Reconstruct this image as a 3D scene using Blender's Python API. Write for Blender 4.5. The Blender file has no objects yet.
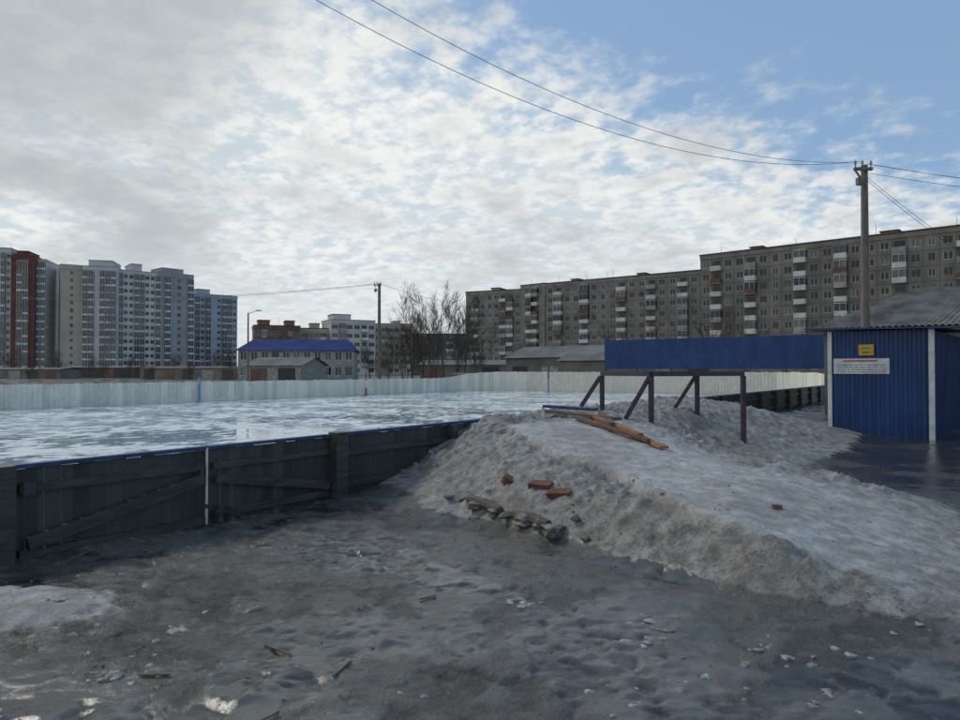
import bpy, math, random
import numpy as np
from mathutils import Vector, Matrix
random.seed(7); rng=np.random.default_rng(5)
scene=bpy.context.scene
H_CAM=1.7
ux,uy=0.592,0.806
N0=(-4.2,5.96)
ANG=math.atan2(uy,ux)
def loc(s,y):  # rink local (s along fence, y into rink) -> world
    return (N0[0]+s*ux-y*uy, N0[1]+s*uy+y*ux)
# ---------------------------------------------------------------- materials
def newmat(name):
    m=bpy.data.materials.new(name); m.use_nodes=True
    nt=m.node_tree; b=nt.nodes['Principled BSDF']
    return m,nt,b
def N(nt,t,**kw):
    n=nt.nodes.new(t)
    for k,v in kw.items():
        if k in n.inputs.keys(): n.inputs[k].default_value=v
        else: setattr(n,k,v)
    return n
def noise(nt,vec,scale,detail=4,rough=.55,dist=0):
    n=N(nt,'ShaderNodeTexNoise'); n.inputs['Scale'].default_value=scale
    n.inputs['Detail'].default_value=detail; n.inputs['Roughness'].default_value=rough
    n.inputs['Distortion'].default_value=dist
    if vec is not None: nt.links.new(vec,n.inputs['Vector'])
    return n.outputs['Fac']
def ramp(nt,fac,a,b,o0=0.,o1=1.,smooth=True):
    n=N(nt,'ShaderNodeMapRange'); n.interpolation_type='SMOOTHSTEP' if smooth else 'LINEAR'
    n.inputs[1].default_value=a;n.inputs[2].default_value=b;n.inputs[3].default_value=o0;n.inputs[4].default_value=o1
    nt.links.new(fac,n.inputs[0]); return n.outputs[0]
def mixc(nt,fac,a,b,mode='MIX'):
    n=N(nt,'ShaderNodeMix',data_type='RGBA',blend_type=mode)
    for s,v in ((n.inputs[0],fac),(n.inputs[6],a),(n.inputs[7],b)):
        if isinstance(v,(int,float)): s.default_value=v
        elif isinstance(v,tuple): s.default_value=(*v[:3],1)
        else: nt.links.new(v,s)
    return n.outputs[2]
def math_(nt,op,a,b=0.,clamp=False):
    n=N(nt,'ShaderNodeMath',operation=op); n.use_clamp=clamp
    for s,v in ((n.inputs[0],a),(n.inputs[1],b)):
        if isinstance(v,(int,float)): s.default_value=v
        else: nt.links.new(v,s)
    return n.outputs[0]
def bump(nt,h,strength,dist,b):
    n=N(nt,'ShaderNodeBump'); n.inputs['Strength'].default_value=strength; n.inputs['Distance'].default_value=dist
    nt.links.new(h,n.inputs['Height']); nt.links.new(n.outputs[0],b.inputs['Normal'])
def objco(nt,sc=(1,1,1)):
    t=N(nt,'ShaderNodeTexCoord'); m=N(nt,'ShaderNodeMapping'); m.inputs['Scale'].default_value=sc
    nt.links.new(t.outputs['Object'],m.inputs[0]); return m.outputs[0]
def pm(name,col,rough=.7,var=.25,scale=3.,bmp=0.,metal=0.,stretch=(1,1,1),spec=None):
    m,nt,b=newmat(name); co=objco(nt,stretch)
    f=noise(nt,co,scale,6,.6)
    f=ramp(nt,f,.3,.7)
    lo=tuple(c*(1-var) for c in col); hi=tuple(min(1,c*(1+var)) for c in col)
    nt.links.new(mixc(nt,f,lo,hi),b.inputs['Base Color'])
    b.inputs['Roughness'].default_value=rough; b.inputs['Metallic'].default_value=metal
    if spec is not None: b.inputs['Specular IOR Level'].default_value=spec
    if bmp: bump(nt,noise(nt,co,scale*6,5),.6,bmp,b)
    return m
def plankmat(name,col,pitch,var=.35,rough=.65,dirt=(0.03,.03,.025),dirtamt=.35):
    m,nt,b=newmat(name); t=N(nt,'ShaderNodeTexCoord'); s=N(nt,'ShaderNodeSeparateXYZ')
    nt.links.new(t.outputs['Object'],s.inputs[0])
    f=math_(nt,'FLOOR',math_(nt,'MULTIPLY',s.outputs[0],1/pitch))
    w=N(nt,'ShaderNodeTexWhiteNoise',noise_dimensions='1D'); nt.links.new(f,w.inputs['W'])
    lo=tuple(c*(1-var) for c in col); hi=tuple(min(1,c*(1+var)) for c in col)
    c=mixc(nt,w.outputs[0],lo,hi)
    g=noise(nt,objco(nt,(30,30,1.6)),1.5,6,.65)
    c=mixc(nt,ramp(nt,g,.42,.75,0,dirtamt),c,dirt)
    g2=noise(nt,objco(nt,(1,1,1)),2.3,4,.6)
    c=mixc(nt,ramp(nt,g2,.5,.75,0,dirtamt*.8),c,tuple(min(1,x*1.7+.01) for x in col))
    nt.links.new(c,b.inputs['Base Color']); b.inputs['Roughness'].default_value=rough
    bump(nt,g,.5,.006,b)
    return m
M={}
M['plank']=plankmat('dark_fence_paint',(.044,.050,.046),.15,.4,.55,(.028,.028,.024),.45)
M['rail']=pm('dark_rail_paint',(.046,.049,.045),.55,.45,5,.004,stretch=(.5,3,3))
M['board']=plankmat('white_board_paint',(.80,.76,.64),.33,.17,.7,(.34,.30,.22),.5)
M['bluecap']=pm('blue_paint_cap',(.02,.05,.14),.5,.4,6)
M['bluemetal']=pm('blue_profiled_sheet',(.008,.042,.15),.42,.28,1.2,0,0.0,(1,1,.5))
M['blueroof']=pm('blue_roof_paint',(.012,.040,.16),.85,.3,.5,0,0.0,spec=.2)
M['white']=pm('white_trim_and_gap_light',(.64,.64,.63),.5,.18,4)
M['purple']=pm('purple_frame_paint',(.045,.028,.05),.5,.4,9,.003)
M['conc']=pm('pole_concrete',(.17,.145,.12),.85,.25,3,.01,stretch=(3,3,.6))
M['panel']=pm('facade_panel_concrete',(.235,.212,.18),.9,.28,.22,0,stretch=(1,1,.5))
M['panelb']=pm('facade_panel_concrete_light',(.265,.243,.21),.9,.26,.25,0,stretch=(1,1,.5))
M['panel2']=pm('facade_panel_concrete_pale',(.29,.27,.235),.9,.22,.3)
M['seam']=pm('panel_seam',(.11,.10,.09),.9,.2,1)
M['roofedge']=pm('roof_edge_rust',(.10,.045,.04),.8,.3,.6)
M['glass1']=pm('window_glass_dark',(.02,.024,.03),.12,.5,.4)
M['glass2']=pm('window_glass_curtain',(.13,.135,.13),.25,.4,.4)
M['glass3']=pm('balcony_glass',(.05,.065,.08),.12,.5,.5)
M['frame']=pm('window_frame_white',(.6,.6,.56),.6,.15,.5)
M['balc1']=pm('balcony_white',(.66,.65,.60),.7,.2,.4)
M['balc2']=pm('balcony_grey',(.34,.32,.28),.8,.3,.4)
M['balc3']=pm('balcony_wood',(.17,.11,.08),.8,.3,.4)
M['twhite']=pm('tower_plaster_white',(.60,.60,.58),.8,.14,.1)
M['tbeige']=pm('tower_plaster_beige',(.48,.43,.34),.8,.14,.1)
M['tgrey']=pm('tower_plaster_grey',(.34,.35,.36),.8,.14,.1)
M['tred']=pm('tower_brick_red',(.16,.06,.045),.8,.2,.3)
M['torange']=pm('tower_orange_panels',(.34,.16,.08),.8,.15,.3)
M['tblue']=pm('tower_plaster_blue',(.40,.45,.52),.8,.12,.1)
M['brick']=pm('brick_brown_red',(.20,.115,.09),.85,.25,.3)
M['slate']=pm('asbestos_roof',(.24,.22,.185),.9,.4,1.2,.01)
M['greyroof']=pm('grey_metal_roof',(.16,.16,.155),.8,.25,.4,spec=.2)
M['greywall']=pm('grey_block_wall',(.2,.185,.16),.9,.25,.5)
M['wood']=pm('raw_wood',(.30,.14,.065),.75,.4,8,.004,stretch=(.4,4,4))
M['wooddark']=pm('weathered_wood',(.10,.08,.06),.8,.4,8,.004,stretch=(.4,4,4))
M['redbrick']=pm('red_brick_debris',(.15,.06,.042),.85,.4,12,.006)
M['stone']=pm('wet_stone',(.16,.147,.128),.6,.5,7,.02)
M['slush']=pm('slush_ice',(.27,.265,.248),.4,.45,9,.02)
M['grit']=pm('dirty_ice_crumb',(.17,.155,.13),.55,.5,9,.02)
M['twig']=pm('twig',(.16,.11,.06),.8,.3,10)
M['bark']=pm('tree_bark',(.10,.08,.062),.9,.3,3)
M['yellow']=pm('yellow_sign',(.6,.38,.03),.5,.15,4)
M['ink']=pm('sign_ink',(.05,.06,.10),.6,.1,4)
M['inkred']=pm('sign_ink_red',(.45,.05,.05),.6,.1,4)
M['wire']=pm('wire_black',(.05,.05,.055),.6,.1,3)
M['redpaint']=pm('red_paint',(.35,.05,.04),.5,.2,5)
M['porcelain']=pm('insulator',(.35,.33,.3),.3,.1,5)
# ---------------------------------------------------------------- mesh builder
class MB:
    def __init__(s): s.d={}
    def _g(s,mat): return s.d.setdefault(mat,([],[]))
    def box(s,x0,x1,y0,y1,z0,z1,mat):
        v,f=s._g(mat); n=len(v)
        v+=[(x0,y0,z0),(x1,y0,z0),(x1,y1,z0),(x0,y1,z0),(x0,y0,z1),(x1,y0,z1),(x1,y1,z1),(x0,y1,z1)]
        f+=[(n,n+3,n+2,n+1),(n+4,n+5,n+6,n+7),(n,n+1,n+5,n+4),(n+1,n+2,n+6,n+5),(n+2,n+3,n+7,n+6),(n+3,n,n+4,n+7)]
    def prism(s,pts,mat,z0,z1):  # ccw polygon
        v,f=s._g(mat); n=len(v); k=len(pts)
        v+=[(p[0],p[1],z0) for p in pts]+[(p[0],p[1],z1) for p in pts]
        f.append(tuple(n+k+i for i in range(k))); f.append(tuple(n+k-1-i for i in range(k)))
        for i in range(k):
            j=(i+1)%k; f.append((n+i,n+j,n+k+j,n+k+i))
    def poly(s,pts,mat):
        v,f=s._g(mat); n=len(v); v+=list(pts); f.append(tuple(range(n,n+len(pts))))
    def beam(s,a,b,w,h,mat,jit=0):  # square beam between two points
        a=Vector(a);b=Vector(b);d=(b-a).normalized()
        up=Vector((0,0,1)) if abs(d.z)<.95 else Vector((0,1,0))
        sx=d.cross(up).normalized()*w/2; sy=sx.cross(d).normalized()*h/2
        v,f=s._g(mat); n=len(v)
        for p in (a,b):
            for q in (-sx-sy,sx-sy,sx+sy,-sx+sy): v.append(tuple(p+q))
        f+=[(n+3,n+2,n+1,n),(n+4,n+5,n+6,n+7)]+[(n+i,n+(i+1)%4,n+4+(i+1)%4,n+4+i) for i in range(4)]
    def tube(s,a,b,r0,r1,mat,k=8):
        a=Vector(a);b=Vector(b);d=(b-a).normalized()
        up=Vector((0,0,1)) if abs(d.z)<.95 else Vector((0,1,0))
        sx=d.cross(up).normalized(); sy=sx.cross(d).normalized()
        v,f=s._g(mat); n=len(v)
        for p,r in ((a,r0),(b,r1)):
            for i in range(k):
                t=2*math.pi*i/k; v.append(tuple(p+sx*math.cos(t)*r+sy*math.sin(t)*r))
        f+=[(n+i,n+(i+1)%k,n+k+(i+1)%k,n+k+i) for i in range(k)]
        f.append(tuple(n+k-1-i for i in range(k))); f.append(tuple(n+k+i for i in range(k)))
    def corr(s,x0,x1,y,z0,z1,mat,pitch=.2,amp=.03,yend=None):
        v,f=s._g(mat); n=len(v); x=x0; pts=[]
        prof=[(0,0),(.35,0),(.5,-1),(.85,-1),(1,0)]
        while x<x1-1e-4:
            for a,b in prof[:-1]:
                if x+a*pitch<=x1: pts.append((x+a*pitch,y+b*amp))
            x+=pitch
        pts.append((x1,y))
        for p in pts: v.append((p[0],p[1],z0)); v.append((p[0],p[1],z1))
        for i in range(len(pts)-1): f.append((n+2*i,n+2*i+2,n+2*i+3,n+2*i+1))
    def build(s,name,origin=(0,0,0),ang=0.,names=None,smooth=False):
        objs=[]
        mats=list(s.d.keys())
        if len(mats)==1: root=None
        else:
            root=bpy.data.objects.new(name,None); scene.collection.objects.link(root)
            root.location=origin; root.rotation_euler=(0,0,ang)
        for mt in mats:
            v,f=s.d[mt]; me=bpy.data.meshes.new(name+'_'+mt)
            me.from_pydata(v,[],f); me.materials.append(M[mt]); me.update()
            if smooth: 
                for p in me.polygons: p.use_smooth=True
            if root is None:
                o=bpy.data.objects.new(name,me); o.location=origin; o.rotation_euler=(0,0,ang)
            else:
                o=bpy.data.objects.new((names or {}).get(mt,mt)+'_part',me); o.parent=root
            scene.collection.objects.link(o); objs.append(o)
        return root or objs[0]
# ---------------------------------------------------------------- noise in numpy
def hsh(ix,iy,seed):
    h=(ix.astype(np.int64)*374761393+iy.astype(np.int64)*668265263+seed*1274126177)&0xffffffff
    h=((h^(h>>13))*1274126177)&0xffffffff
    return ((h^(h>>16))&0xffff)/65535.
def vnoise(x,y,seed):
    ix=np.floor(x);iy=np.floor(y);fx=x-ix;fy=y-iy
    fx=fx*fx*(3-2*fx);fy=fy*fy*(3-2*fy)
    a=hsh(ix,iy,seed);b=hsh(ix+1,iy,seed);c=hsh(ix,iy+1,seed);d=hsh(ix+1,iy+1,seed)
    return (a+(b-a)*fx)*(1-fy)+(c+(d-c)*fx)*fy
def fbm(x,y,sc,octv,seed,rough=.5):
    r=0;a=1;t=0
    for i in range(octv):
        c,s_=math.cos(.6*i+.3),math.sin(.6*i+.3)
        r=r+a*vnoise((x*c-y*s_)*sc+17*i,(x*s_+y*c)*sc,seed+i);t+=a;a*=rough;sc*=2.03
    return r/t-.5
def sm(x,a,b):
    t=np.clip((x-a)/(b-a),0,1);return t*t*(3-2*t)
S0,S1,WID,RC=-6.,46.,27.6,5.
FP=[]
_R=random.Random(21)
for (ax,ay,bx,by) in ((.2,2.4,-1.8,7.6),(1.2,2.6,-.3,7.0),(2.4,2.4,1.5,4.8),(-2.6,2.6,-1.2,6.4)):
    L_=math.hypot(bx-ax,by-ay); n_=int(L_/.62)
    for i in range(n_):
        t_=i/n_; dx_,dy_=(bx-ax)/L_,(by-ay)/L_; sd=.11*(1 if i%2 else -1)
        FP.append((ax+(bx-ax)*t_-dy_*sd+_R.uniform(-.04,.04),ay+(by-ay)*t_+dx_*sd,math.atan2(dy_,dx_)+_R.uniform(-.25,.25),_R.uniform(.010,.022)))
def height(X,Y,full=False):
    X=np.asarray(X,float);Y=np.asarray(Y,float)
    rx=X-N0[0];ry=Y-N0[1]
    s=rx*ux+ry*uy;t=rx*uy-ry*ux
    wob=fbm(X,Y,.5,3,11)*1.0
    sw=s+wob;tw=t+wob*.8
    se=s+fbm(X,Y,.4,2,13)*.5+fbm(X,Y,3,2,14)*.12
    tt=np.clip(tw,0,20)
    foot=4.0-.25*np.minimum(tt,5.5); edge=7.1-.75*np.minimum(tt,5.5)+.10*np.maximum(0,3-tt)
    edge=np.maximum(edge,foot+.6)
    R=np.where(tt<1.2,.86-.05*tt,.80-.10*(tt-1.2))
    R=np.clip(R,0,1)
    R=R*(1-sm(tt,5.2,7.6))
    sa_=10.2-.62*tt
    side=1-sm(sw,sa_,sa_+2.4)*sm(tt,1.8,3.6)
    h1=sm(sw,foot,edge)*R*side*(1-sm(s,15,24))
    h2=.86*np.exp(-((sw-14.3)/4.6)**2)*(1-sm(tw,.9,5.6))
    heap=(np.maximum(h1,h2)+.10*np.minimum(h1,h2))*sm(t,-2.5,-1.)
    apron=.03*sm(s,1.6,3.2)*(1-sm(s,5.,7))*sm(t,4.5,5.5)*(1-sm(t,6.5,8.5))
    heap=heap+apron
    patch=.12*np.exp(-(((X+3.15)/.8)**2+((Y-4.65)/.62)**2)**1.3)
    hp=heap+patch
    m=sm(hp,.02,.3)
    ttc=np.clip(t,0,5.5); edge2=np.maximum(7.1-.75*ttc+.1*np.maximum(0,3-ttc),4.0-.25*ttc+.6)
    ramp_=sm(se,edge2-.02,edge2+.07)*(1-sm(sw,edge2+2.2,edge2+4.2))*sm(t,.7,1.6)*m*(1-sm(t,6.4,8.2))
    rough=(1-.8*ramp_)
    z=hp
    z=z+m*rough*(fbm(X,Y,1.3,3,21)*.16+fbm(X,Y,5,4,31,.6)*.13+np.maximum(0,fbm(X,Y,11,2,35))*.16)
    z=z+m*ramp_*(fbm(X,Y,3,4,51)*.05+.085*(1-sm(t,4.5,6.0)))
    wet=sm(X,4.5,7.)*(1-sm(Y,17,21))*sm(Y,5,7)*(1-m)      # meltwater lying by the shed
    base=fbm(X,Y,.35,3,41)*.07+fbm(X,Y,2.2,4,61,.55)*.038
    cr=fbm(X,Y,1.1,5,71,.65); cr2=sm(cr,.03,.05); cr3=sm(fbm(X,Y,2.6,5,171,.65),.09,.11)
    base=base+cr2*.015+cr3*.010+(1-m)*(fbm(X,Y,9,4,81,.6)*.020+np.maximum(0,fbm(X,Y,18,2,85)-.1)*.035)
    base=base*(1-.75*wet)-.03*wet
    z=z+base*(1-.5*m)
    if X.size>10:
        for (fx_,fy_,fa_,fd_) in FP:
            i0,i1=np.searchsorted(Y[:,0],fy_-.3),np.searchsorted(Y[:,0],fy_+.3); j0,j1=np.searchsorted(X[0],fx_-.3),np.searchsorted(X[0],fx_+.3)
            xs_=X[i0:i1,j0:j1]-fx_; ys_=Y[i0:i1,j0:j1]-fy_
            lx=xs_*math.cos(fa_)+ys_*math.sin(fa_); ly=-xs_*math.sin(fa_)+ys_*math.cos(fa_)
            d_=np.sqrt((lx/.145)**2+(ly/.055)**2)
            z[i0:i1,j0:j1]+= -fd_*(1-sm(d_,.8,1.1))+fd_*.35*np.exp(-((d_-1.3)/.2)**2)
    far=sm(np.hypot(X,Y),60,120)
    z=z*(1-far)-.03*far
    yy=-t
    qx=np.abs(s-(S0+S1)/2)-((S1-S0)/2-RC);qy=np.abs(yy-WID/2)-(WID/2-RC)
    dist=np.minimum(np.maximum(qx,qy),0)+np.hypot(np.maximum(qx,0),np.maximum(qy,0))-RC
    near=(t>-1.5)
    inside=np.where(near,1-sm(dist,-.14,-.07),1-sm(dist,.3,1.2))
    z=z*(1-inside)-.4*inside
    ramp_=np.maximum(ramp_,sm(patch,.02,.06)*.7)
    if full: return z,hp,ramp_,np.maximum(cr2,cr3*.8)*(1-wet),wet
    return z
def gz(x,y): return float(height(np.array([x]),np.array([y]))[0])
# ---------------------------------------------------------------- ground sheet
def geo(a,b,n): return list(np.geomspace(a,b,n))
xs=sorted(set(np.round(np.concatenate([-np.array(geo(7,3000,90)),np.arange(-7,-4.5,.08),np.arange(-4.5,5.5,.03),np.arange(5.5,9,.05),np.arange(9,18,.12),np.array(geo(18,3000,60))]),4)))
ys=sorted(set(np.round(np.concatenate([-np.array(geo(3,2500,30))-0,np.arange(-3,1.8,.3),np.arange(1.8,7,.026),np.arange(7,12,.042),np.arange(12,28,.09),np.array(geo(28,4000,110))]),4)))
xs=np.array(xs);ys=np.array(ys)
XX,YY=np.meshgrid(xs,ys);ZZ,HP,RP,CR,WT=height(XX,YY,True)
nx,ny=len(xs),len(ys)
me=bpy.data.meshes.new('ground'); 
co=np.stack([XX,YY,ZZ],-1).reshape(-1,3)
idx=np.arange(nx*ny).reshape(ny,nx)
q=np.stack([idx[:-1,:-1],idx[:-1,1:],idx[1:,1:],idx[1:,:-1]],-1).reshape(-1,4)
me.vertices.add(len(co)); me.vertices.foreach_set('co',co.ravel())
me.loops.add(q.size); me.loops.foreach_set('vertex_index',q.ravel().astype(np.int32))
me.polygons.add(len(q)); me.polygons.foreach_set('loop_start',np.arange(0,q.size,4,dtype=np.int32))
me.polygons.foreach_set('loop_total',np.full(len(q),4,dtype=np.int32))
me.polygons.foreach_set('use_smooth',np.ones(len(q),dtype=bool))
me.update(calc_edges=True)
for nm,arr in (('snow',sm(HP,.015,.14)),('track',RP),('crust',CR),('melt',WT)):
    at=me.attributes.new(nm,'FLOAT','POINT'); at.data.foreach_set('value',arr.ravel().astype(np.float32))
m,nt,b=newmat('ground_wet_ice_and_snow')
co_=objco(nt)
def attr(n_): 
    a=N(nt,'ShaderNodeAttribute'); a.attribute_name=n_; return a.outputs['Fac']
n1=noise(nt,co_,1.1,7,.62,.3); n2=noise(nt,co_,6,8,.68); n3=noise(nt,co_,38,5,.7); n4=noise(nt,co_,.5,4,.5)
ice=mixc(nt,ramp(nt,n1,.38,.62),(.022,.020,.016),(.074,.069,.059))
ice=mixc(nt,ramp(nt,n2,.52,.66,0,.6),ice,(.145,.138,.122))
ice=mixc(nt,math_(nt,'MULTIPLY',attr('crust'),.36),ice,(.20,.193,.173))
ice=mixc(nt,ramp(nt,n3,.56,.70,0,.65),ice,(.014,.012,.009))
ice=mixc(nt,ramp(nt,n3,.36,.28,0,.5),ice,(.22,.215,.20))
ice=mixc(nt,ramp(nt,n2,.44,.30,0,.55),ice,(.016,.014,.010))
ice=mixc(nt,math_(nt,'MULTIPLY',attr('melt'),.6),ice,(.030,.030,.028))
sn=mixc(nt,ramp(nt,n2,.34,.66),(.135,.125,.107),(.40,.387,.36))
sn=mixc(nt,ramp(nt,n1,.42,.66,0,.65),sn,(.17,.154,.13))
sn=mixc(nt,ramp(nt,n3,.52,.66,0,.8),sn,(.06,.05,.038))
tr=mixc(nt,ramp(nt,n2,.35,.7),(.33,.32,.30),(.58,.57,.55))
tr=mixc(nt,ramp(nt,n1,.46,.64,0,.65),tr,(.24,.22,.19))
tr=mixc(nt,ramp(nt,n3,.56,.68,0,.55),tr,(.12,.10,.08))
sn=mixc(nt,attr('track'),sn,tr)
msk=ramp(nt,math_(nt,'ADD',attr('snow'),math_(nt,'MULTIPLY',math_(nt,'SUBTRACT',n2,.5),1.3)),.32,.62)
col=mixc(nt,msk,ice,sn)
geo_=N(nt,'ShaderNodeNewGeometry'); sp=N(nt,'ShaderNodeSeparateXYZ'); nt.links.new(geo_.outputs['Position'],sp.inputs[0])
col=mixc(nt,ramp(nt,sp.outputs[1],60,110,0,.8),col,(.11,.10,.085))
nt.links.new(col,b.inputs['Base Color'])
pud=ramp(nt,math_(nt,'SUBTRACT',math_(nt,'ADD',n4,math_(nt,'MULTIPLY',n1,.6)),math_(nt,'MULTIPLY',attr('melt'),.07)),.75,.82)   # 1 = drier
r=ramp(nt,n2,.36,.62,.15,.46)
rw=N(nt,'ShaderNodeMix',data_type='FLOAT'); nt.links.new(pud,rw.inputs[0]); rw.inputs[2].default_value=.07; nt.links.new(r,rw.inputs[3])
rr=N(nt,'ShaderNodeMix',data_type='FLOAT'); nt.links.new(msk,rr.inputs[0]); nt.links.new(rw.outputs[0],rr.inputs[2]); rr.inputs[3].default_value=.58
nt.links.new(rr.outputs[0],b.inputs['Roughness'])
hh=math_(nt,'ADD',math_(nt,'MULTIPLY',n2,.6),math_(nt,'MULTIPLY',n3,.35))
bs=N(nt,'ShaderNodeMix',data_type='FLOAT'); nt.links.new(math_(nt,'MAXIMUM',pud,msk),bs.inputs[0]); bs.inputs[2].default_value=.18; bs.inputs[3].default_value=1.
bn=N(nt,'ShaderNodeBump'); bn.inputs['Distance'].default_value=.055; nt.links.new(bs.outputs[0],bn.inputs['Strength']); nt.links.new(hh,bn.inputs['Height']); nt.links.new(bn.outputs[0],b.inputs['Normal'])
me.materials.append(m)
g=bpy.data.objects.new('ground',me); scene.collection.objects.link(g)
# ---------------------------------------------------------------- rink ice
def rrect(r=RC,inset=0.,n=10,x0=S0,x1=S1,y1=WID):
    P=[];x0+=inset;x1-=inset;y0=inset;yy=y1-inset;r-=inset
    for cx,cy,a in ((x1-r,y0+r,-90),(x1-r,yy-r,0),(x0+r,yy-r,90),(x0+r,y0+r,180)):
        for i in range(n+1):
            t=math.radians(a+90*i/n); P.append((cx+r*math.cos(t),cy+r*math.sin(t)))
    return P
m,nt,b=newmat('rink_melting_ice'); M['ice']=m
c1=objco(nt,(1,1,1)); c2=objco(nt,(.8,1.2,1))
a1=noise(nt,c1,.35,5,.6,.4); a2=noise(nt,c2,2.4,6,.62,.5); a3=noise(nt,c1,14,4,.6)
dry=ramp(nt,math_(nt,'ADD',a2,math_(nt,'MULTIPLY',math_(nt,'SUBTRACT',a1,.5),.7)),.48,.56)
wetc=mixc(nt,a1,(.27,.36,.40),(.46,.55,.58))
dryc=mixc(nt,a3,(.64,.67,.67),(.82,.84,.84))
c=mixc(nt,dry,wetc,dryc)
c=mixc(nt,ramp(nt,a1,.62,.8,0,.25),c,(.34,.34,.30))
nt.links.new(c,b.inputs['Base Color'])
nt.links.new(ramp(nt,dry,0,1,.03,.38),b.inputs['Roughness'])
b.inputs['IOR'].default_value=1.38
bump(nt,math_(nt,'ADD',math_(nt,'MULTIPLY',dry,.5),math_(nt,'MULTIPLY',a3,.08)),.4,.02,b)
mb=MB(); mb.prism(rrect(inset=.06),'ice',-.3,-.05); mb.build('rink_ice',(N0[0],N0[1],0),ANG)
M['lineblue']=pm('ice_line_blue',(.12,.28,.5),.2,.5,2); M['linered']=pm('ice_line_red',(.5,.25,.27),.2,.5,2)
mb=MB()
for s_,w_,mt in ((11.5,.3,'lineblue'),(29,.3,'lineblue'),(20,.3,'linered'),(42,.06,'linered')):
    x=s_
    y=.4
    while y<WID-.6:
        l=random.uniform(.5,2.2)
        mb.poly([(x,y,-.046),(x+w_,y,-.046),(x+w_,min(y+l,WID-.4),-.046),(x,min(y+l,WID-.4),-.046)],mt)
        y+=l+random.uniform(.1,.6)
mb.build('ice_marking_lines',(N0[0],N0[1],0),ANG)
# ---------------------------------------------------------------- far white boards
P=rrect(n=8)
mb=MB()
k=len(P)
def seg(a,b,z0,z1,th,mt,off=0.):
    dx,dy=b[0]-a[0],b[1]-a[1];L=math.hypot(dx,dy);nx_,ny_=-dy/L,dx/L
    p=[(a[0]+nx_*(off-th),a[1]+ny_*(off-th)),(b[0]+nx_*(off-th),b[1]+ny_*(off-th)),(b[0]+nx_*off,b[1]+ny_*off),(a[0]+nx_*off,a[1]+ny_*off)]
    mb.prism(p,mt,z0,z1)
for i in range(k-1):
    a,b_=P[i],P[i+1]; L=math.hypot(b_[0]-a[0],b_[1]-a[1]); n_=max(1,int(L/.22))
    for j in range(n_):
        t0=(j+.03)/n_;t1=(j+.97)/n_
        p=(a[0]+(b_[0]-a[0])*t0,a[1]+(b_[1]-a[1])*t0);q_=(a[0]+(b_[0]-a[0])*t1,a[1]+(b_[1]-a[1])*t1)
        end=float(sm(np.array(p[0]),39,45))
        top=1.05+.5*end+random.uniform(-.025,.025)
        seg(p,q_,-.45,top,.03,'board',random.uniform(0,.015))
M['greyrail']=pm('grey_rail',(.34,.33,.3),.7,.3,2)
for i in range(k-1):
    a,b_=P[i],P[i+1]; e=1 if min(a[0],b_[0])>40 else 0
    seg(a,b_,.9+.45*e,1.0+.45*e,.05,'greyrail',-.04); seg(a,b_,.1,.2,.05,'greyrail',-.04)
mb.build('white_rink_boards',(N0[0],N0[1],0),ANG)
def marker(s_,y_,mts,top):
    mb=MB(); z=-.05; h=(top+.05)/len(mts)
    for i,mt in enumerate(mts):
        mb.tube((0,0,z+i*h),(0,0,z+(i+1)*h),.055,.055,mt,10)
    mb.box(-.1,.1,-.1,.1,z+.001,z+.06,mts[0]+'' )
    x,y=loc(s_,y_); mb.build('rink_marker_post',(x,y,0),ANG)
M['blackp']=pm('black_paint',(.03,.03,.035),.5,.2,5)
mb=MB()
yA,yB=.8,16.6
x,y=loc(S1+.12,yA); x2,y2=loc(S1+.12,yB)
mb.corr(0,yB-yA,0,1.78,4.0,'bluemetal',.25,.035)
for i in range(7):
    xx=(yB-yA)*i/6; mb.box(xx-.05,xx+.05,.05,.15,-.1,4.0,'rail')
for z in (1.9,2.9,3.85): mb.box(0,yB-yA,.051,.10,z,z+.06,'rail')
mb.build('blue_metal_fence',(x2,y2,0),math.atan2(y-y2,x-x2))
# ---------------------------------------------------------------- near dark fence
mb=MB(); TOP=.85
def rz(a,b): return random.uniform(a,b)
s_=-1.0
while s_<41:
    gap=.006 if random.random()>.3 else .014
    mb.box(s_+gap/2,s_+.15-gap/2,rz(-.005,.005),.025+rz(0,.002),-.14,TOP-rz(0,.012)-.03,'plank')
    s_+=.15
mb.box(-1,0.0,-.035,.06,TOP-.03,TOP+.012,'bluecap'); mb.box(.1,1.96,-.03,.05,TOP-.03,TOP+.008,'bluecap'); mb.box(1.98,3.7,-.03,.05,TOP-.03,TOP+.006,'bluecap'); mb.box(3.95,41,-.035,.06,TOP-.03,TOP+.01,'bluecap')
def post(s0,w,d,top,mt='rail'): mb.box(s0,s0+w,-d-.03,-.008,-.2,top,mt)
post(-.24,.3,.16,.87); post(3.72,.21,.14,.88)
x=6.2
while x<41: post(x,.12,.1,.82); x+=2.4
mb.box(.14,1.93,-.055,-.006,.60,.68,'rail'); mb.box(.14,1.93,-.055,-.006,.0,.09,'rail')
mb.beam((.2,-.075,.15),(1.9,-.075,.51),.035,.12,'rail')
mb.box(2.03,3.7,-.055,-.006,.60,.67,'rail'); mb.box(2.03,3.7,-.055,-.006,.06,.14,'rail')
mb.beam((2.05,-.075,.50),(3.68,-.075,.20),.035,.10,'rail')
mb.beam((2.03,-.1,.135),(2.25,-.1,.10),.03,.03,'rail'); mb.box(2.05,2.11,-.12,-.056,.0,.2,'rail')
mb.box(1.86,1.90,-.075,-.056,.5,.62,'wire'); mb.box(.16,.26,-.07,-.0555,.58,.70,'wire')
for z in (.55,.12): mb.box(3.94,41,-.05,-.007,z,z+.075,'rail')
mb.box(-1,-.25,-.05,-.007,.6,.68,'rail'); mb.box(-1,-.25,-.05,-.007,.1,.18,'rail')
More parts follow.
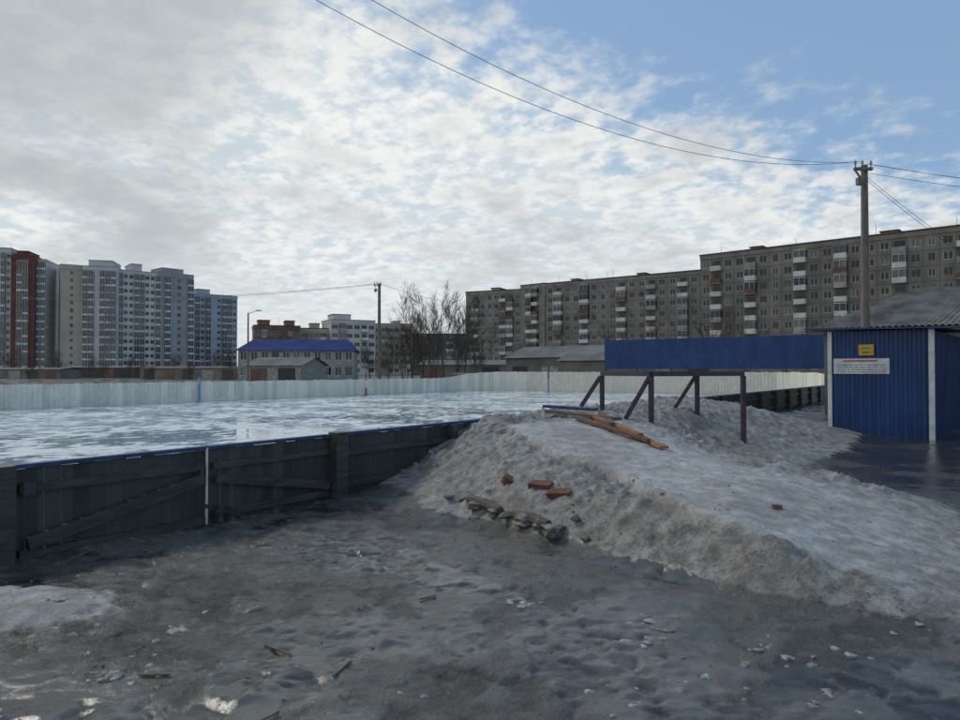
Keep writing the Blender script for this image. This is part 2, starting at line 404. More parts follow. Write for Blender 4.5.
mb.box(1.952,1.976,-.030,-.012,.22,TOP-.01,'white'); mb.box(1.952,1.976,-.030,-.012,-.08,.17,'white')  # light showing through the gap between gate leaves, painted as white strips
mb.build('dark_wooden_fence',(N0[0],N0[1],0),ANG)
# ---------------------------------------------------------------- purple metal frame
def PX(px,Y): return (px-480)/680*Y
mb=MB()
FL=(PX(651,12.3),12.3);FR=(PX(743,13.2),13.2)
BL=(PX(602,13.6),13.6);BR=(PX(697,14.5),14.5)
T=1.585
for i,p in enumerate((FL,FR,BL,BR)):
    z=gz(*p)
    mb.beam((p[0],p[1],z-.2),(p[0],p[1],T),.085,.085,'purple')
    q_=(p[0]-.806*.55,p[1]+.592*.55)
    if i!=1: mb.beam((p[0]-.03,p[1]+.02,T-.02),(q_[0],q_[1],gz(*q_)-.1),.065,.065,'purple')
for a,b_ in ((FL,FR),(BL,BR),(FL,BL),(FR,BR)):
    mb.beam((a[0],a[1],T+.042),(b_[0],b_[1],T+.042),.085,.085,'purple')
mb.build('metal_frame_stand')
# ---------------------------------------------------------------- blue shed
sa=(9.4,18.3); fa=math.atan2(-.66,.75)
mb=MB(); W_=2.33;D_=6.0;HT=2.72
mb.corr(0.02,W_-.02,0,-.1,HT,'bluemetal',.2,.03)
mb.box(.03,W_-.03,.04,D_,-.1,HT-.02,'bluemetal')
mb.box(-.03,.07,-.05,.0,-.1,HT,'white'); mb.box(W_-.07,W_+.045,-.05,.06,-.1,HT,'white')
x=.15
while x<D_-.1:
    mb.box(W_-.029,W_+.012,x,x+.09,-.1,HT-.03,'bluemetal'); mb.box(-.01,.029,x,x+.09,-.1,HT-.03,'bluemetal'); x+=.2
v=[(-.55,-.25,HT+.06),(W_+.3,-.25,HT+.0),(W_+.3,D_+.3,HT+.16),(-.55,D_+.3,HT+.22)]
mb.poly([v[0],v[3],v[2],v[1]],'greyroof'); mb.poly([(p[0],p[1],p[2]+.04) for p in v],'bluemetal')
for i in range(4):
    a=v[i];c_=v[(i+1)%4]; mb.poly([a,c_,(c_[0],c_[1],c_[2]+.04),(a[0],a[1],a[2]+.04)],'bluemetal')
mb.box(.12,1.42,-.062,-.034,1.60,2.0,'white')
for r_ in range(5):
    xx=.2
    if r_==0: mb.box(.35,1.15,-.066,-.0625,1.92,1.955,'inkred'); continue
    while xx<1.28:
        l=rz(.04,.14); mb.box(xx,min(xx+l,1.34),-.065,-.0625,1.64+.06*(4-r_),1.655+.06*(4-r_),'ink'); xx+=l+.03
mb.box(.72,1.07,-.062,-.034,2.08,2.36,'yellow'); mb.box(.78,1.0,-.066,-.0625,2.26,2.28,'ink'); mb.box(.8,.97,-.066,-.0625,2.14,2.17,'ink')
mb.build('blue_metal_shed',(*sa,0),fa,{'white':'trim_and_sign','bluemetal':'walls','greyroof':'roof'})
# ---------------------------------------------------------------- house with slate roof
mb=MB(); ha=math.atan2(-.592,.806); L=14;D=9;E=3.3;RZ=5.1
mb.box(.4,L-.4,.4,D-.4,-.1,E-.02,'greywall')
for i in range(5):
    mb.box(1.5+i*2.4,2.6+i*2.4,.36,.41,1.1,2.4,'frame'); mb.box(1.57+i*2.4,2.53+i*2.4,.34,.37,1.17,2.33,'glass1')
A_=(0,0,E);B_=(L,0,E);C_=(L,D,E);D2=(0,D,E);R1=(3.2,D/2,RZ);R2=(L-3.2,D/2,RZ)
def corrface(p0,p1,q0,q1,n_,mt):
    p0,p1,q0,q1=map(Vector,(p0,p1,q0,q1)); nrm=(p1-p0).cross(q0-p0).normalized()
    v,f=mb._g(mt); b0=len(v)
    for i in range(n_+1):
        t=i/n_; o=nrm*(.035*math.sin(i*math.pi/2)); 
        v.append(tuple(p0.lerp(p1,t)+o)); v.append(tuple(q0.lerp(q1,t)+o))
    for i in range(n_): f.append((b0+2*i,b0+2*i+2,b0+2*i+3,b0+2*i+1))
corrface(A_,B_,R1,R2,280,'slate'); corrface(C_,D2,R2,R1,120,'slate')
corrface(D2,A_,R1,R1,160,'slate'); corrface(B_,C_,R2,R2,120,'slate')
mb.box(0,L,0.01,.05,E-.16,E-.04,'wooddark')
mb.build('house_with_slate_roof',(12.9,26.5,0),ha)
# ---------------------------------------------------------------- utility poles and wires
def util_pole(x,y,top,r=.13,arm=True,lamp=False,name='utility_pole',z0=-.2):
    mb=MB(); mb.tube((0,0,z0),(0,0,top),r*1.2,r*.85,'conc',12)
    if arm:
        mb.box(-.45,.2,-.2,-.1,top-.22,top-.12,'conc'); mb.beam((-.42,-.15,top-.2),(-.02,-.14,top-.75),.05,.05,'conc')
        for a in (-.4,-.15,.15):
            mb.tube((a,-.15,top-.12),(a,-.15,top+.02),.02,.02,'wire',6); mb.tube((a,-.15,top+.02),(a,-.15,top+.12),.05,.035,'porcelain',8)
        mb.box(-.38,-.2,-.3,-.12,top-.75,top-.5,'conc')
    if lamp:
        mb.tube((0,0,top-.1),(1.1,0,top+.25),.04,.03,'conc',6); mb.box(1.0,1.6,-.12,.12,top+.2,top+.32,'greyrail')
    return mb.build(name,(x,y,0),rz(-.2,.2) if x<10 else 0)
PO=(13.62,24.0,8.95)
util_pole(PO[0],PO[1],8.95)
util_pole(-8.6,58,9.1,.14)
util_pole(PX(248,82),82,8.6,.1,False,True,'street_lamp')
util_pole(PX(741,112),112,13.5,.14,True)
util_pole(PX(40,120),120,9,.1,False,True,'street_lamp')
def wire(name,pts,r=.012):
    cu=bpy.data.curves.new(name,'CURVE'); cu.dimensions='3D'; cu.bevel_depth=r; cu.bevel_resolution=1
    for pl in pts:
        sp=cu.splines.new('POLY'); sp.points.add(len(pl)-1)
        for i,p in enumerate(pl): sp.points[i].co=(*p,1)
    cu.materials.append(M['wire']); o=bpy.data.objects.new(name,cu); scene.collection.objects.link(o); return o
def sag(a,b,S,n=24):
    return [tuple(a[j]+(b[j]-a[j])*i/n-(S*4*(i/n)*(1-i/n) if j==2 else 0) for j in range(3)) for i in range(n+1)]
dx,dy=-.885,-.466
def over(a,b_,off,kend,zoff=0,x0=-.4):
    pl=[]
    for i in range(49):
        k_=kend*i/48; pl.append((PO[0]+x0+dx*k_+off*k_*.466,PO[1]-.15+dy*k_-off*k_*.885*1,PO[2]+.08+a*k_+b_*k_*k_+zoff))
    return pl
W1=over(-.2145,.01369,0,36); W2=over(-.178,.0134,0,36,0,-.15)
MX,MY=W1[-1][0],W1[-1][1]
wire('overhead_power_lines',[W1,W2,sag((PO[0]+.15,PO[1],9.0),(48,34,9.3),.5),sag((PO[0]+.1,PO[1],9.0),(46,30,9.6),.9),
   sag((PO[0],PO[1],8.7),(45,28,9.0),1.0),sag((PO[0],PO[1],8.6),(24,29,4.6),.2),sag((PO[0],PO[1],8.5),(22,27,4.6),.25)],.0075)
wire('telephone_lines',[sag((-8.6,58,9.1),(-70,75,11.5),1.6),sag((-8.6,58,9.1),(-2,74,9.),.3),sag((-8.9,58,9.0),(-69,76,11.1),1.5)],.014)
mb=MB(); mt_=W2[-1][2]+.2
mb.tube((0,0,-.2),(0,0,mt_),.22,.12,'conc',12); mb.box(-.9,.9,-.06,.06,mt_-.3,mt_-.2,'conc'); mb.box(-1,-.5,-.25,.0,mt_-.2,mt_+.15,'greyrail'); mb.box(.5,1,-.25,.0,mt_-.2,mt_+.15,'greyrail')
mb.build('floodlight_mast',(MX,MY,0),.5)
# ---------------------------------------------------------------- buildings
def window(mb,cx,z,w,h,fr='frame',gl=None):
    gl=gl or random.choice(['glass1','glass1','glass1','glass2'])
    fr=random.choice(['frame','frame','balc2']) if fr=='frame' else fr
    mb.box(cx-w/2,cx+w/2,.16,.2,z,z+h,gl)
    t=.09
    mb.box(cx-w/2,cx+w/2,.1,.155,z,z+t,fr); mb.box(cx-w/2,cx+w/2,.1,.155,z+h-t,z+h,fr)
    mb.box(cx-w/2,cx-w/2+t,.1,.155,z+t,z+h-t,fr); mb.box(cx+w/2-t,cx+w/2,.1,.155,z+t,z+h-t,fr)
    mb.box(cx-.04,cx+.04,.1,.155,z+t,z+h-t,fr)
def facade(mb,L,floors,fh,cols,wall,z0=0.,roof=1.1,seams=True,bal=('balc1','balc2','balc2','balc3'),glz=.6,bd=1.1,colwall=None):
    n=len(cols); cw=L/n
    for ci,c in enumerate(cols):
        x0=ci*cw;x1=x0+cw;cx=(x0+x1)/2
        w_=(colwall or {}).get(c,wall)
        for fl in range(floors):
            z=z0+fl*fh;zt=z+fh
            if c=='n' : mb.box(x0,x1,0,.2,z,zt,w_); 
            elif c in 'wWr':
                ww={'w':1.5,'W':2.0,'r':1.1}[c]; ww=min(ww,cw-.5); zs=z+.85;ze=z+2.3
                ze=min(ze,zt-.12)
                mb.box(x0,x1,0,.2,z,zs,w_); mb.box(x0,x1,0,.2,ze,zt,w_)
                mb.box(x0,cx-ww/2,0,.2,zs,ze,w_); mb.box(cx+ww/2,x1,0,.2,zs,ze,w_)
                window(mb,cx,zs,ww,ze-zs)
            elif c in 'bB':
                mb.box(x0,x1,0.1,.2,z,zt,w_)
                if fl==0: mb.box(x0,x1,0,.1,z,zt,w_); continue
                bm=random.choice(bal); e=.12
                mb.box(x0+e,x1-e,-bd,.1,z-.08,z+.08,'balc2')
                mb.box(x0+e,x1-e,-bd,-bd+.07,z+.08,z+1.05,bm)
                mb.box(x0+e,x0+e+.07,-bd+.07,.1,z+.08,z+1.05,bm); mb.box(x1-e-.07,x1-e,-bd+.07,.1,z+.08,z+1.05,bm)
                if random.random()<glz:
                    mb.box(x0+e+.03,x1-e-.03,-bd+.04,.1,z+1.05,z+2.45,random.choice(['glass3','glass1','glass2']))
                    fm=random.choice(['frame','frame','balc2'])
                    mb.box(x0+e,x1-e,-bd,.1,z+2.45,z+2.6,fm)
                    nn=max(2,int((cw-.3)/.9))
                    for i in range(nn+1):
                        xx=x0+e+(x1-x0-2*e-.07)*i/nn; mb.box(xx,xx+.07,-bd,-bd+.035,z+1.05,z+2.45,fm)
                else:
                    mb.box(cx-.9,cx+.9,.06,.095,z+.3,z+2.3,'glass1')
            elif c=='g':
                mb.box(x0,x1,.1,.2,z,zt,w_)
                mb.box(x0+.15,x1-.15,-.7,.1,z+.35,z+fh-.3,'glass3'); mb.box(x0+.1,x1-.1,-.75,.1,z-.3,z+.35,random.choice(bal))
                mb.box(x0+.1,x0+.2,-.75,-.7,z+.35,z+fh-.3,'frame'); mb.box(x1-.2,x1-.1,-.75,-.7,z+.35,z+fh-.3,'frame'); mb.box(cx-.05,cx+.05,-.75,-.7,z+.35,z+fh-.3,'frame')
        if seams and c not in 'g':
            mb.box(x0-.025,x0+.025,-.02,-.001,z0,z0+floors*fh,'seam')
    if seams:
        for fl in range(1,floors+1): 
            for ci,c in enumerate(cols):
                if c not in 'bBg': mb.box(ci*cw+.03,(ci+1)*cw-.03,-.022,-.001,z0+fl*fh-.03,z0+fl*fh+.03,'seam')
def building(name,P0,P1,depth,floors,fh,cols,wall,z0=0.,roofm='roofedge',roofh=.9,tops=(),**kw):
    L=math.hypot(P1[0]-P0[0],P1[1]-P0[1]); mb=MB()
    facade(mb,L,floors,fh,cols,wall,z0,**kw); HT=z0+floors*fh
    mb.box(0.002,L-.002,.2,depth,-.3,HT,wall)
    if z0>0: mb.box(0,L,.05,.2,-.3,z0-.03,wall)
    mb.box(-.1,L+.1,-.12,depth+.1,HT+.03,HT+roofh,wall); mb.box(-.18,L+.18,-.2,depth+.18,HT+roofh,HT+roofh+.3,roofm)
    for fl in range(floors):
        z=z0+fl*fh
        mb.box(-.02,0,.3,depth-.1,z-.03,z+.03,'seam'); mb.box(L,L+.02,.3,depth-.1,z-.03,z+.03,'seam')
    for (a,b_,h_) in tops:
        mb.box(a*L,b_*L,3,depth-2,HT+roofh+.3,HT+roofh+.3+h_,wall); mb.box(a*L-.2,b_*L+.2,2.8,depth-1.8,HT+roofh+.3+h_,HT+roofh+.5+h_,roofm)
    for i in range(int(L/9)):
        x=rz(1,L-1); mb.tube((x,rz(3,8),HT+roofh),(x,4,HT+roofh+rz(1.5,3.5)),.05,.03,'seam',5)
    return mb.build(name,(*P0,0),math.atan2(P1[1]-P0[1],P1[0]-P0[0]),{wall:'walls','frame':'window_frames','seam':'joints'})
pt=lambda px,Y:(PX(px,Y),Y)
kw=dict(bal=('balc1','balc1','balc1','balc3','balc2'),glz=.5)
building('panel_apartment_block',pt(701,151),pt(975,118),12,9,2.8,'wbwwbwrwbwwbwwwbwrwb','panel',z0=.9,tops=((.2,.25,.8),(.7,.76,.8)),**kw)
building('panel_apartment_block',pt(546,200),pt(700,173),12,9,2.8,'wbwwbwrwbwwbwwbw','panelb',z0=.9,tops=((.15,.2,.8),(.6,.65,.8)),**kw)
building('panel_apartment_block',pt(466,222),pt(521,214),14,9,2.8,'wbwrwbbw','panel2',z0=.9,tops=((.4,.55,1.),),**kw)
building('panel_apartment_block',pt(521,212),pt(545,206),12,9,2.8,'nbbn','panel2',z0=1.8,**kw)
tk=dict(seams=False,roofm='tgrey',bal=('balc1','balc1','tgrey'))
building('apartment_tower',pt(-40,250),pt(10,254),18,16,2.85,'wgwnwgwwgw','twhite',roofh=1.5,roofm='tred',seams=False,bal=('balc1','tgrey','torange'))
building('apartment_tower',pt(10,252),pt(34,254),16,15,2.85,'nggn','tred',roofh=1.4,roofm='tred',seams=False,bal=('balc1','torange'),colwall={'g':'twhite'},tops=((.1,.6,2),))
building('apartment_tower',pt(34,256),pt(45,257),16,15,2.85,'gg','twhite',roofh=.6,roofm='tgrey',seams=False,bal=('balc1',))
building('apartment_tower',pt(44,275),pt(66,278),14,15,2.9,'nwgn','tred',seams=False,roofm='tred',bal=('tred','twhite','torange'))
building('apartment_tower',pt(60,256),pt(82,260),16,14,2.85,'nrn','tbeige',roofh=1.6,roofm='tbeige',seams=False)
building('apartment_tower',pt(82,259),pt(116,262),18,14,2.85,'ggnggg','twhite',roofh=1.4,tops=((.1,.8,2.5),),**tk)
building('apartment_tower',pt(117,266),pt(160,276),16,14,2.85,'gwwggwwg','twhite',roofh=1.0,tops=((.35,.6,3),),**tk)
building('apartment_tower',pt(158,275),pt(193,286),16,14,2.85,'ngnwng','tgrey',roofh=1.5,seams=False,roofm='tgrey',bal=('balc1',),colwall={'g':'twhite'},tops=((.2,.8,2),))
building('apartment_tower',pt(194,300),pt(237,312),16,12,2.85,'gwgnwggw','tblue',roofh=1.2,seams=False,roofm='tgrey',bal=('balc1','tgrey'),tops=((.1,.4,2.2),))
building('brick_apartment_block',pt(254,210),pt(300,215),12,5,2.9,'wbwwbww','brick',seams=False,roofm='tred',tops=((.1,.35,1.6),(.7,.9,1.6)))
building('brick_apartment_block',pt(300,225),pt(333,228),12,5,2.9,'wbwbw','tbeige',seams=False,roofm='tred',tops=((.3,.6,1.6),))
building('distant_apartment_block',pt(331,225),pt(375,232),12,6,2.9,'WbWWbW','twhite',seams=False,roofm='tgrey',tops=((.1,.5,1.8),))
building('distant_apartment_block',pt(375,245),pt(412,248),12,6,2.9,'WbWWbW','tbeige',seams=False,roofm='tgrey',tops=((.5,.7,1),))
building('distant_apartment_block',pt(405,260),pt(470,262),12,5,2.9,'wwbwwbww','greywall',seams=False)
def hip(mb,x0,x1,y0,y1,z,zr,ins,mt,ov=.4):
    x0-=ov;x1+=ov;y0-=ov;y1+=ov;ym=(y0+y1)/2
    A=(x0,y0,z);B=(x1,y0,z);C=(x1,y1,z);D=(x0,y1,z);R=(x0+ins,ym,zr);S=(x1-ins,ym,zr)
    mb.poly([A,B,S,R],mt);mb.poly([C,D,R,S],mt);mb.poly([D,A,R],mt);mb.poly([B,C,S],mt);mb.poly([D,C,B,A],mt)
mb=MB(); p0=pt(238,101);p1=pt(354,103);L=math.hypot(p1[0]-p0[0],p1[1]-p0[1])
facade(mb,L,2,2.3,'wwwwwwwwwww','greyrail',seams=False); mb.box(0.01,L-.01,.2,10,-.2,4.6,'greyrail'); hip(mb,0,L,0,10,4.62,6.5,1.6,'blueroof')
mb.build('blue_roofed_building',(*p0,0),math.atan2(p1[1]-p0[1],p1[0]-p0[0]))
def garage(name,P0,P1,depth,h,wall,roofm,slope=.5):
    L=math.hypot(P1[0]-P0[0],P1[1]-P0[1]); mb=MB(); mb.box(0,L,0,depth,-.2,h,wall)
    mb.poly([(-.3,-.3,h+.05),(L+.3,-.3,h+.05),(L+.3,depth/2,h+slope),(-.3,depth/2,h+slope)],roofm)
    mb.poly([(-.3,depth/2,h+slope),(L+.3,depth/2,h+slope),(L+.3,depth+.3,h+.05),(-.3,depth+.3,h+.05)],roofm)
    for a in (0,L): 
        mb.poly([(a,0,h),(a,depth/2,h+slope-.04),(a,depth,h)],wall)
    n=max(1,int(L/3.6))
    for i in range(n):
        x=L*(i+.5)/n; mb.box(x-1.2,x+1.2,-.05,-.01,0,min(2.1,h-.25),random.choice(['greyrail','brick','rail','greywall','wooddark'])); mb.box(x-.02,x+.02,-.06,-.051,.05,min(2.05,h-.3),'seam')
    return mb.build(name,(*P0,0),math.atan2(P1[1]-P0[1],P1[0]-P0[0]),{wall:'walls',roofm:'roof'})
garage('grey_garage',pt(245,88),pt(301,86),7,2.2,'greyrail','greyroof',1.2)
garage('brick_garage',pt(506,84),pt(600,74),7,3.1,'greywall','greyroof',1.5)
garage('brick_garage',pt(560,70),pt(640,66),6,2.6,'greywall','greyroof',.9)
garage('garage_row',pt(140,128),pt(238,122),6,2.0,'greywall','wooddark',.4)
garage('garage_row',pt(-30,135),pt(60,133),6,1.8,'greywall','wooddark',.4)
garage('garage_row',pt(66,150),pt(135,148),6,2.2,'wooddark','greyroof',.4)
garage('brick_garage',pt(420,100),pt(505,98),6,2.4,'greywall','greyroof',.8)
garage('garage_row',pt(640,80),pt(760,76),6,2.9,'greywall','greyroof',.9)
# ---------------------------------------------------------------- bare trees
def tree_mesh(seed,h,spread=1.,multi=1,mx=5):
    R=random.Random(seed); mb=MB()
    def br(p,d,l,r,lv):
        n_=3; 
        for i in range(n_):
            d2=(d+Vector((R.uniform(-.13,.13),R.uniform(-.13,.13),R.uniform(-.03,.12)))).normalized()
            q_=p+d2*l/n_; r2=max(.010,r*.82)
            mb.tube(p,q_,r,r2,'bark',4 if lv>1 else 7)
            if lv<mx:
                for _ in range(R.choice((1,1,2)) if lv>0 or i>0 else 0):
                    a=R.uniform(0,2*math.pi); t=R.uniform(.35,.7)*spread
                    side=Vector((math.cos(a),math.sin(a),0)); nd=(d2+side*t).normalized()
                    br(q_,nd,l*R.uniform(.5,.68),r2*.58,lv+1)
            p,d,r=q_,d2,r2
    for _ in range(multi):
        br(Vector((R.uniform(-.3,.3)*(multi>1),R.uniform(-.3,.3)*(multi>1),-.1)),Vector((R.uniform(-.2,.2)*(multi>1),R.uniform(-.2,.2)*(multi>1),1)).normalized(),h*.62,.018*h/(multi**.5),0 if multi==1 else 1)
    v,f=mb.d['bark']; me=bpy.data.meshes.new('bare_tree_mesh'); me.from_pydata(v,[],f); me.materials.append(M['bark']); return me
TM=[tree_mesh(i,8,1.,1) for i in (1,2,3)]+[tree_mesh(9,6,.8,4),tree_mesh(12,6,.9,4)]
def tree(px_,Y,k_,sc,nm='bare_tree'):
    o=bpy.data.objects.new(nm,TM[k_]); o.location=(PX(px_,Y),Y,0); o.scale=(sc*.9,sc*.9,sc*rz(.95,1.1)); o.rotation_euler=(0,0,rz(0,6)); scene.collection.objects.link(o)
for px_,Y,k_,sc in ((404,80,3,1.0),(412,84,0,1.1),(424,82,4,1.1),(433,78,3,1.3),(444,86,1,1.2),(456,80,4,1.25),(464,84,2,1.0),(388,92,4,.8),(475,90,4,.8),
    (232,125,4,.7),(215,140,3,.8),(60,150,4,.8),(130,150,3,.7),(20,140,0,.6),(370,110,4,.7),(345,120,3,.6),(90,135,4,.6),(175,150,3,.7),(10,150,3,.7),(105,110,3,.4),(30,105,4,.35),(190,112,3,.4),(150,108,4,.35)):
    tree(px_,Y,k_,sc, 'bare_bush' if k_>2 else 'bare_tree')
for px_,Y,k_,sc in ((490,120,0,.9),(530,110,4,.9),(610,120,1,.9),(632,118,2,.9),(655,122,0,1.0),(712,112,2,1.1),(728,120,0,1.1),(760,110,1,.9),(785,104,2,.8),(690,110,4,.9),(930,80,1,.8)):
    tree(px_,Y,k_,sc)
# ---------------------------------------------------------------- debris
def unpx(px_,py_,z):
    d=(1.7-z)*680/(py_-370.); return PX(px_,d),d
def place(px_,py_,lift=0.):
    z=0.
    for _ in range(40):
        x,y=unpx(px_,py_,min(z+lift,1.3)); z=.6*z+.4*min(gz(x,y),1.2)
    return x,y,z
def lump(name,items,mt,flat=.55,seed=3,sub=2):
    import bmesh
    R=random.Random(seed); bm=bmesh.new()
    for (x,y,z,r) in items:
        res=bmesh.ops.create_icosphere(bm,subdivisions=sub,radius=1)
        sx,sy,sz=r*R.uniform(.8,1.5),r*R.uniform(.5,1.1),r*flat*R.uniform(.7,1.2); a=R.uniform(0,6.3)
        ph=[R.uniform(0,6) for _ in range(6)]
        for v in res['verts']:
            c=v.co; k_=1+.25*math.sin(3*c.x+ph[0])+.2*math.sin(4*c.y+ph[1])+.15*math.sin(5*c.z+ph[2])+R.uniform(-.12,.12)
            px_,py_,pz_=c.x*sx*k_,c.y*sy*k_,c.z*sz*k_
            v.co=(x+px_*math.cos(a)-py_*math.sin(a),y+px_*math.sin(a)+py_*math.cos(a),z+pz_)
    me=bpy.data.meshes.new(name); bm.to_mesh(me); bm.free(); me.materials.append(M[mt])
    o=bpy.data.objects.new(name,me); scene.collection.objects.link(o)
it=[]
for px_,py_,r in ((462,501,.07),(478,506,.11),(495,513,.12),(508,516,.09),(524,521,.15),(540,527,.09),(553,531,.14),(575,518,.06),(448,497,.06),(585,540,.05)):
    x,y,z=place(px_,py_); it.append((x,y,z+.02,r*.9))
lump('stones',it,'stone',.55)
for a,b_,r in (((470,503),(500,514),.06),((514,519),(548,529),.065)):
    A=place(*a);B=place(*b_); mb=MB(); a3=(A[0],A[1],A[2]+.05); b3=(B[0],B[1],B[2]+.04)
    mid=tuple((a3[i]+b3[i])/2+(.012 if i==2 else 0) for i in range(3))
    mb.tube(a3,mid,r*.9,r,'wooddark',9); mb.tube(mid,b3,r,r*.8,'wooddark',9); mb.build('log')
it=[]
for px_,py_,r in ((625,632,.05),(650,622,.07),(640,640,.05),(672,612,.04),(690,678,.06),(710,690,.05),(678,684,.05),(775,652,.07),(765,642,.04),(172,631,.07),(150,655,.04),(120,672,.06),(95,680,.05),(600,692,.05),(612,700,.04),(520,602,.06),(655,634,.05),(740,640,.04),(560,650,.04),(845,650,.05),(830,700,.05),(440,690,.04),(240,610,.05),(60,600,.05),(905,625,.05)):
    x,y,z=place(px_,py_)
    for j in range(random.choice((4,5,7,9))):
        xx=x+random.gauss(0,.1);yy=y+random.gauss(0,.07); it.append((xx,yy,gz(xx,yy)-.004,r*rz(.1,.7)))
lump('ice_chunks',it,'slush',.35,5)
it=[]; R=random.Random(2)
for _ in range(650):
    s_=R.uniform(2.8,12);t=R.uniform(.3,6.8); x=N0[0]+s_*ux+t*uy;y=N0[1]+s_*uy-t*ux
    if s_>7.1-.75*min(t,5.5)+.3 and R.random()<.8: continue
    it.append((x,y,gz(x,y)-.003,R.choice((.008,.01,.014,.022))))
lump('snow_crumbs',it,'grit',.7,8,1)
it=[]
for _ in range(420):
    x=R.uniform(-4,6);y=R.uniform(2.4,9); 
    if (x-N0[0])*uy-(y-N0[1])*ux<.3: continue
    it.append((x,y,gz(x,y),R.choice((.004,.006,.009,.014))))
lump('gravel_grit',it,'stone',.7,9,1)
def brick(px_,py_,ang,l=.25,w=.12,h=.07,tilt=.2,name='red_brick'):
    x,y,z=place(px_,py_); mb=MB(); mb.prism([(-l/2,-w/2),(l/2-.02,-w/2),(l/2,-w/2+.03),(l/2-.015,w/2),(-l/2+.02,w/2),(-l/2,w/2-.03)],'redbrick',-h/2,h/2)
    o=mb.build(name,(x,y,z+h*.3),ang); o.rotation_euler=(tilt,rz(-.3,.3),ang)
brick(508,482,1.2,.16,.12,.08,.5); brick(541,487,-.6,.27,.11,.06,.3); brick(560,494,-.5,.26,.11,.06,.35); brick(776,508,.3,.10,.07,.04,0,'red_brick')
def plank(name,a,b_,w,th,mt,lift=.04):
    A=place(*a,lift);B=place(*b_,lift); mb=MB(); mb.beam((A[0],A[1],A[2]+lift),(B[0],B[1],B[2]+lift),w,th,mt); mb.build(name)
def lay(name,A,B,w,th,mt,extra=0.):
    za,zb=gz(*A),gz(*B); n_=24; need=0
    for i in range(n_+1):
        t_=i/n_; need=max(need,gz(A[0]+(B[0]-A[0])*t_,A[1]+(B[1]-A[1])*t_)-(za+(zb-za)*t_))
    need=need*.9+th/2+extra
    mb=MB(); mb.beam((*A,za+need),(*B,zb+need),w,th,mt); mb.build(name)
lay('wooden_plank',(PX(592,11.6),11.6),(PX(664,8.9),8.9),.12,.04,'wood')
lay('wooden_plank',(PX(584,11.9),11.9),(PX(640,9.6),9.6),.10,.04,'wood',.04)
lay('wooden_plank',(PX(548,12.6),12.6),(PX(618,10.9),10.9),.16,.05,'wooddark',.04)
lay('wooden_plank',(PX(575,11.5),11.5),(PX(612,10.2),10.2),.10,.04,'wooddark',.02)
lay('wooden_plank',(PX(545,13.0),13.0),(PX(596,12.4),12.4),.2,.05,'bluecap',.07)
lay('wooden_plank',(PX(598,10.6),10.6),(PX(648,9.2),9.2),.07,.04,'redbrick',.02)
lay('wooden_plank',(PX(600,12.0),12.0),(PX(612,10.4),10.4),.09,.04,'wooddark',.07)
for a,b_ in (((266,643),(292,653)),((334,674),(351,659)),((258,720),(280,709)),((140,673),(172,672)),((70,560),(95,548)),((420,598),(436,594))):
    plank('twig_stick',a,b_,.011,.010,'twig',.012)
marker(18.5,WID-.25,['lineblue','lineblue'],1.3); marker(31,WID-.25,['redpaint','white','redpaint'],1.5); marker(44.3,WID-7.,['lineblue','blackp'],2.0)
# ---------------------------------------------------------------- world
w=bpy.data.worlds.new('World'); scene.world=w; w.use_nodes=True; nt=w.node_tree
bg=nt.nodes['Background']; EL,AZ=42.,-52.
sky=N(nt,'ShaderNodeTexSky'); sky.sky_type='NISHITA'; sky.sun_disc=False
sky.sun_elevation=math.radians(EL); sky.sun_rotation=math.radians(AZ%360); sky.air_density=1.; sky.dust_density=.6; sky.ozone_density=1.5
tc=N(nt,'ShaderNodeTexCoord'); sp=N(nt,'ShaderNodeSeparateXYZ'); nt.links.new(tc.outputs['Generated'],sp.inputs[0])
zc=math_(nt,'MAXIMUM',sp.outputs[2],.0); den=math_(nt,'ADD',zc,.22)
cb=N(nt,'ShaderNodeCombineXYZ'); nt.links.new(math_(nt,'DIVIDE',sp.outputs[0],den),cb.inputs[0]); nt.links.new(math_(nt,'DIVIDE',sp.outputs[1],den),cb.inputs[1])
rot=N(nt,'ShaderNodeMapping'); rot.inputs['Rotation'].default_value=(0,0,.5); nt.links.new(cb.outputs[0],rot.inputs[0])
uv=rot.outputs[0]
big=noise(nt,uv,1.1,4,.5,.3); mid=noise(nt,uv,4.5,7,.56,.2); fine=noise(nt,uv,15,5,.6,.15)
f=math_(nt,'ADD',math_(nt,'MULTIPLY',sp.outputs[0],.42),sp.outputs[2])
cov=math_(nt,'MULTIPLY',math_(nt,'SUBTRACT',.455,f),2.0)
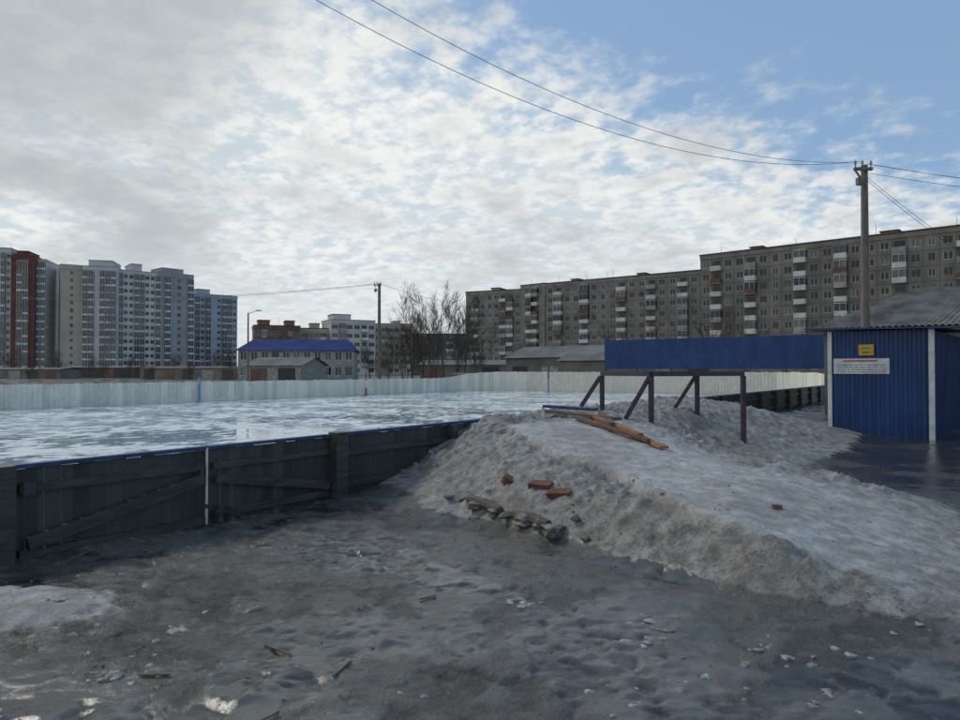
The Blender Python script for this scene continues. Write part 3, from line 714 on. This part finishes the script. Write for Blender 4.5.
cs=math_(nt,'ADD',math_(nt,'ADD',math_(nt,'MULTIPLY',mid,.6),math_(nt,'MULTIPLY',fine,.4)),math_(nt,'MULTIPLY',math_(nt,'SUBTRACT',big,.5),.5))
mask=ramp(nt,math_(nt,'ADD',cs,cov),.38,.68)
gap=ramp(nt,math_(nt,'ADD',math_(nt,'MULTIPLY',fine,.55),math_(nt,'MULTIPLY',mid,.45)),.40,.57)
shade=ramp(nt,math_(nt,'ADD',math_(nt,'MULTIPLY',mid,.6),math_(nt,'MULTIPLY',big,.6)),.52,.78)
cl=mixc(nt,gap,(5.8,6.6,7.2),(8.6,8.7,8.5))
cl=mixc(nt,shade,cl,(5.1,5.4,5.6))
lf=math_(nt,'ADD',math_(nt,'MULTIPLY',sp.outputs[0],-.7),math_(nt,'MULTIPLY',sp.outputs[2],.9))
cl=mixc(nt,ramp(nt,math_(nt,'ADD',lf,math_(nt,'MULTIPLY',math_(nt,'SUBTRACT',big,.5),.9)),.40,.8,0,.75),cl,(4.1,4.5,4.7))
skyc=mixc(nt,.6,sky.outputs[0],(2.8,4.5,6.8))
c=mixc(nt,mask,skyc,cl)
c=mixc(nt,ramp(nt,sp.outputs[2],.0,.2,.7,0.),c,(7.0,7.3,7.3))
nt.links.new(c,bg.inputs['Color']); bg.inputs['Strength'].default_value=.105
# sun
sl=bpy.data.lights.new('sun','SUN'); sl.energy=1.3; sl.angle=math.radians(12); sl.color=(1,.92,.80)
so=bpy.data.objects.new('sun',sl); scene.collection.objects.link(so)
e,a=math.radians(EL),math.radians(AZ)
dv=Vector((math.sin(a)*math.cos(e),math.cos(a)*math.cos(e),math.sin(e))); so.rotation_euler=dv.to_track_quat('Z','Y').to_euler()
# camera
cd=bpy.data.cameras.new('camera'); cam=bpy.data.objects.new('camera',cd); scene.collection.objects.link(cam)
cd.sensor_width=36; cd.lens=25.5; cd.clip_end=9000; cd.clip_start=.05
cam.location=(0,0,H_CAM); cam.rotation_euler=(math.radians(90+.84),0,0); scene.camera=cam
scene.view_settings.view_transform='Standard'; scene.view_settings.look='None'; scene.view_settings.exposure=0
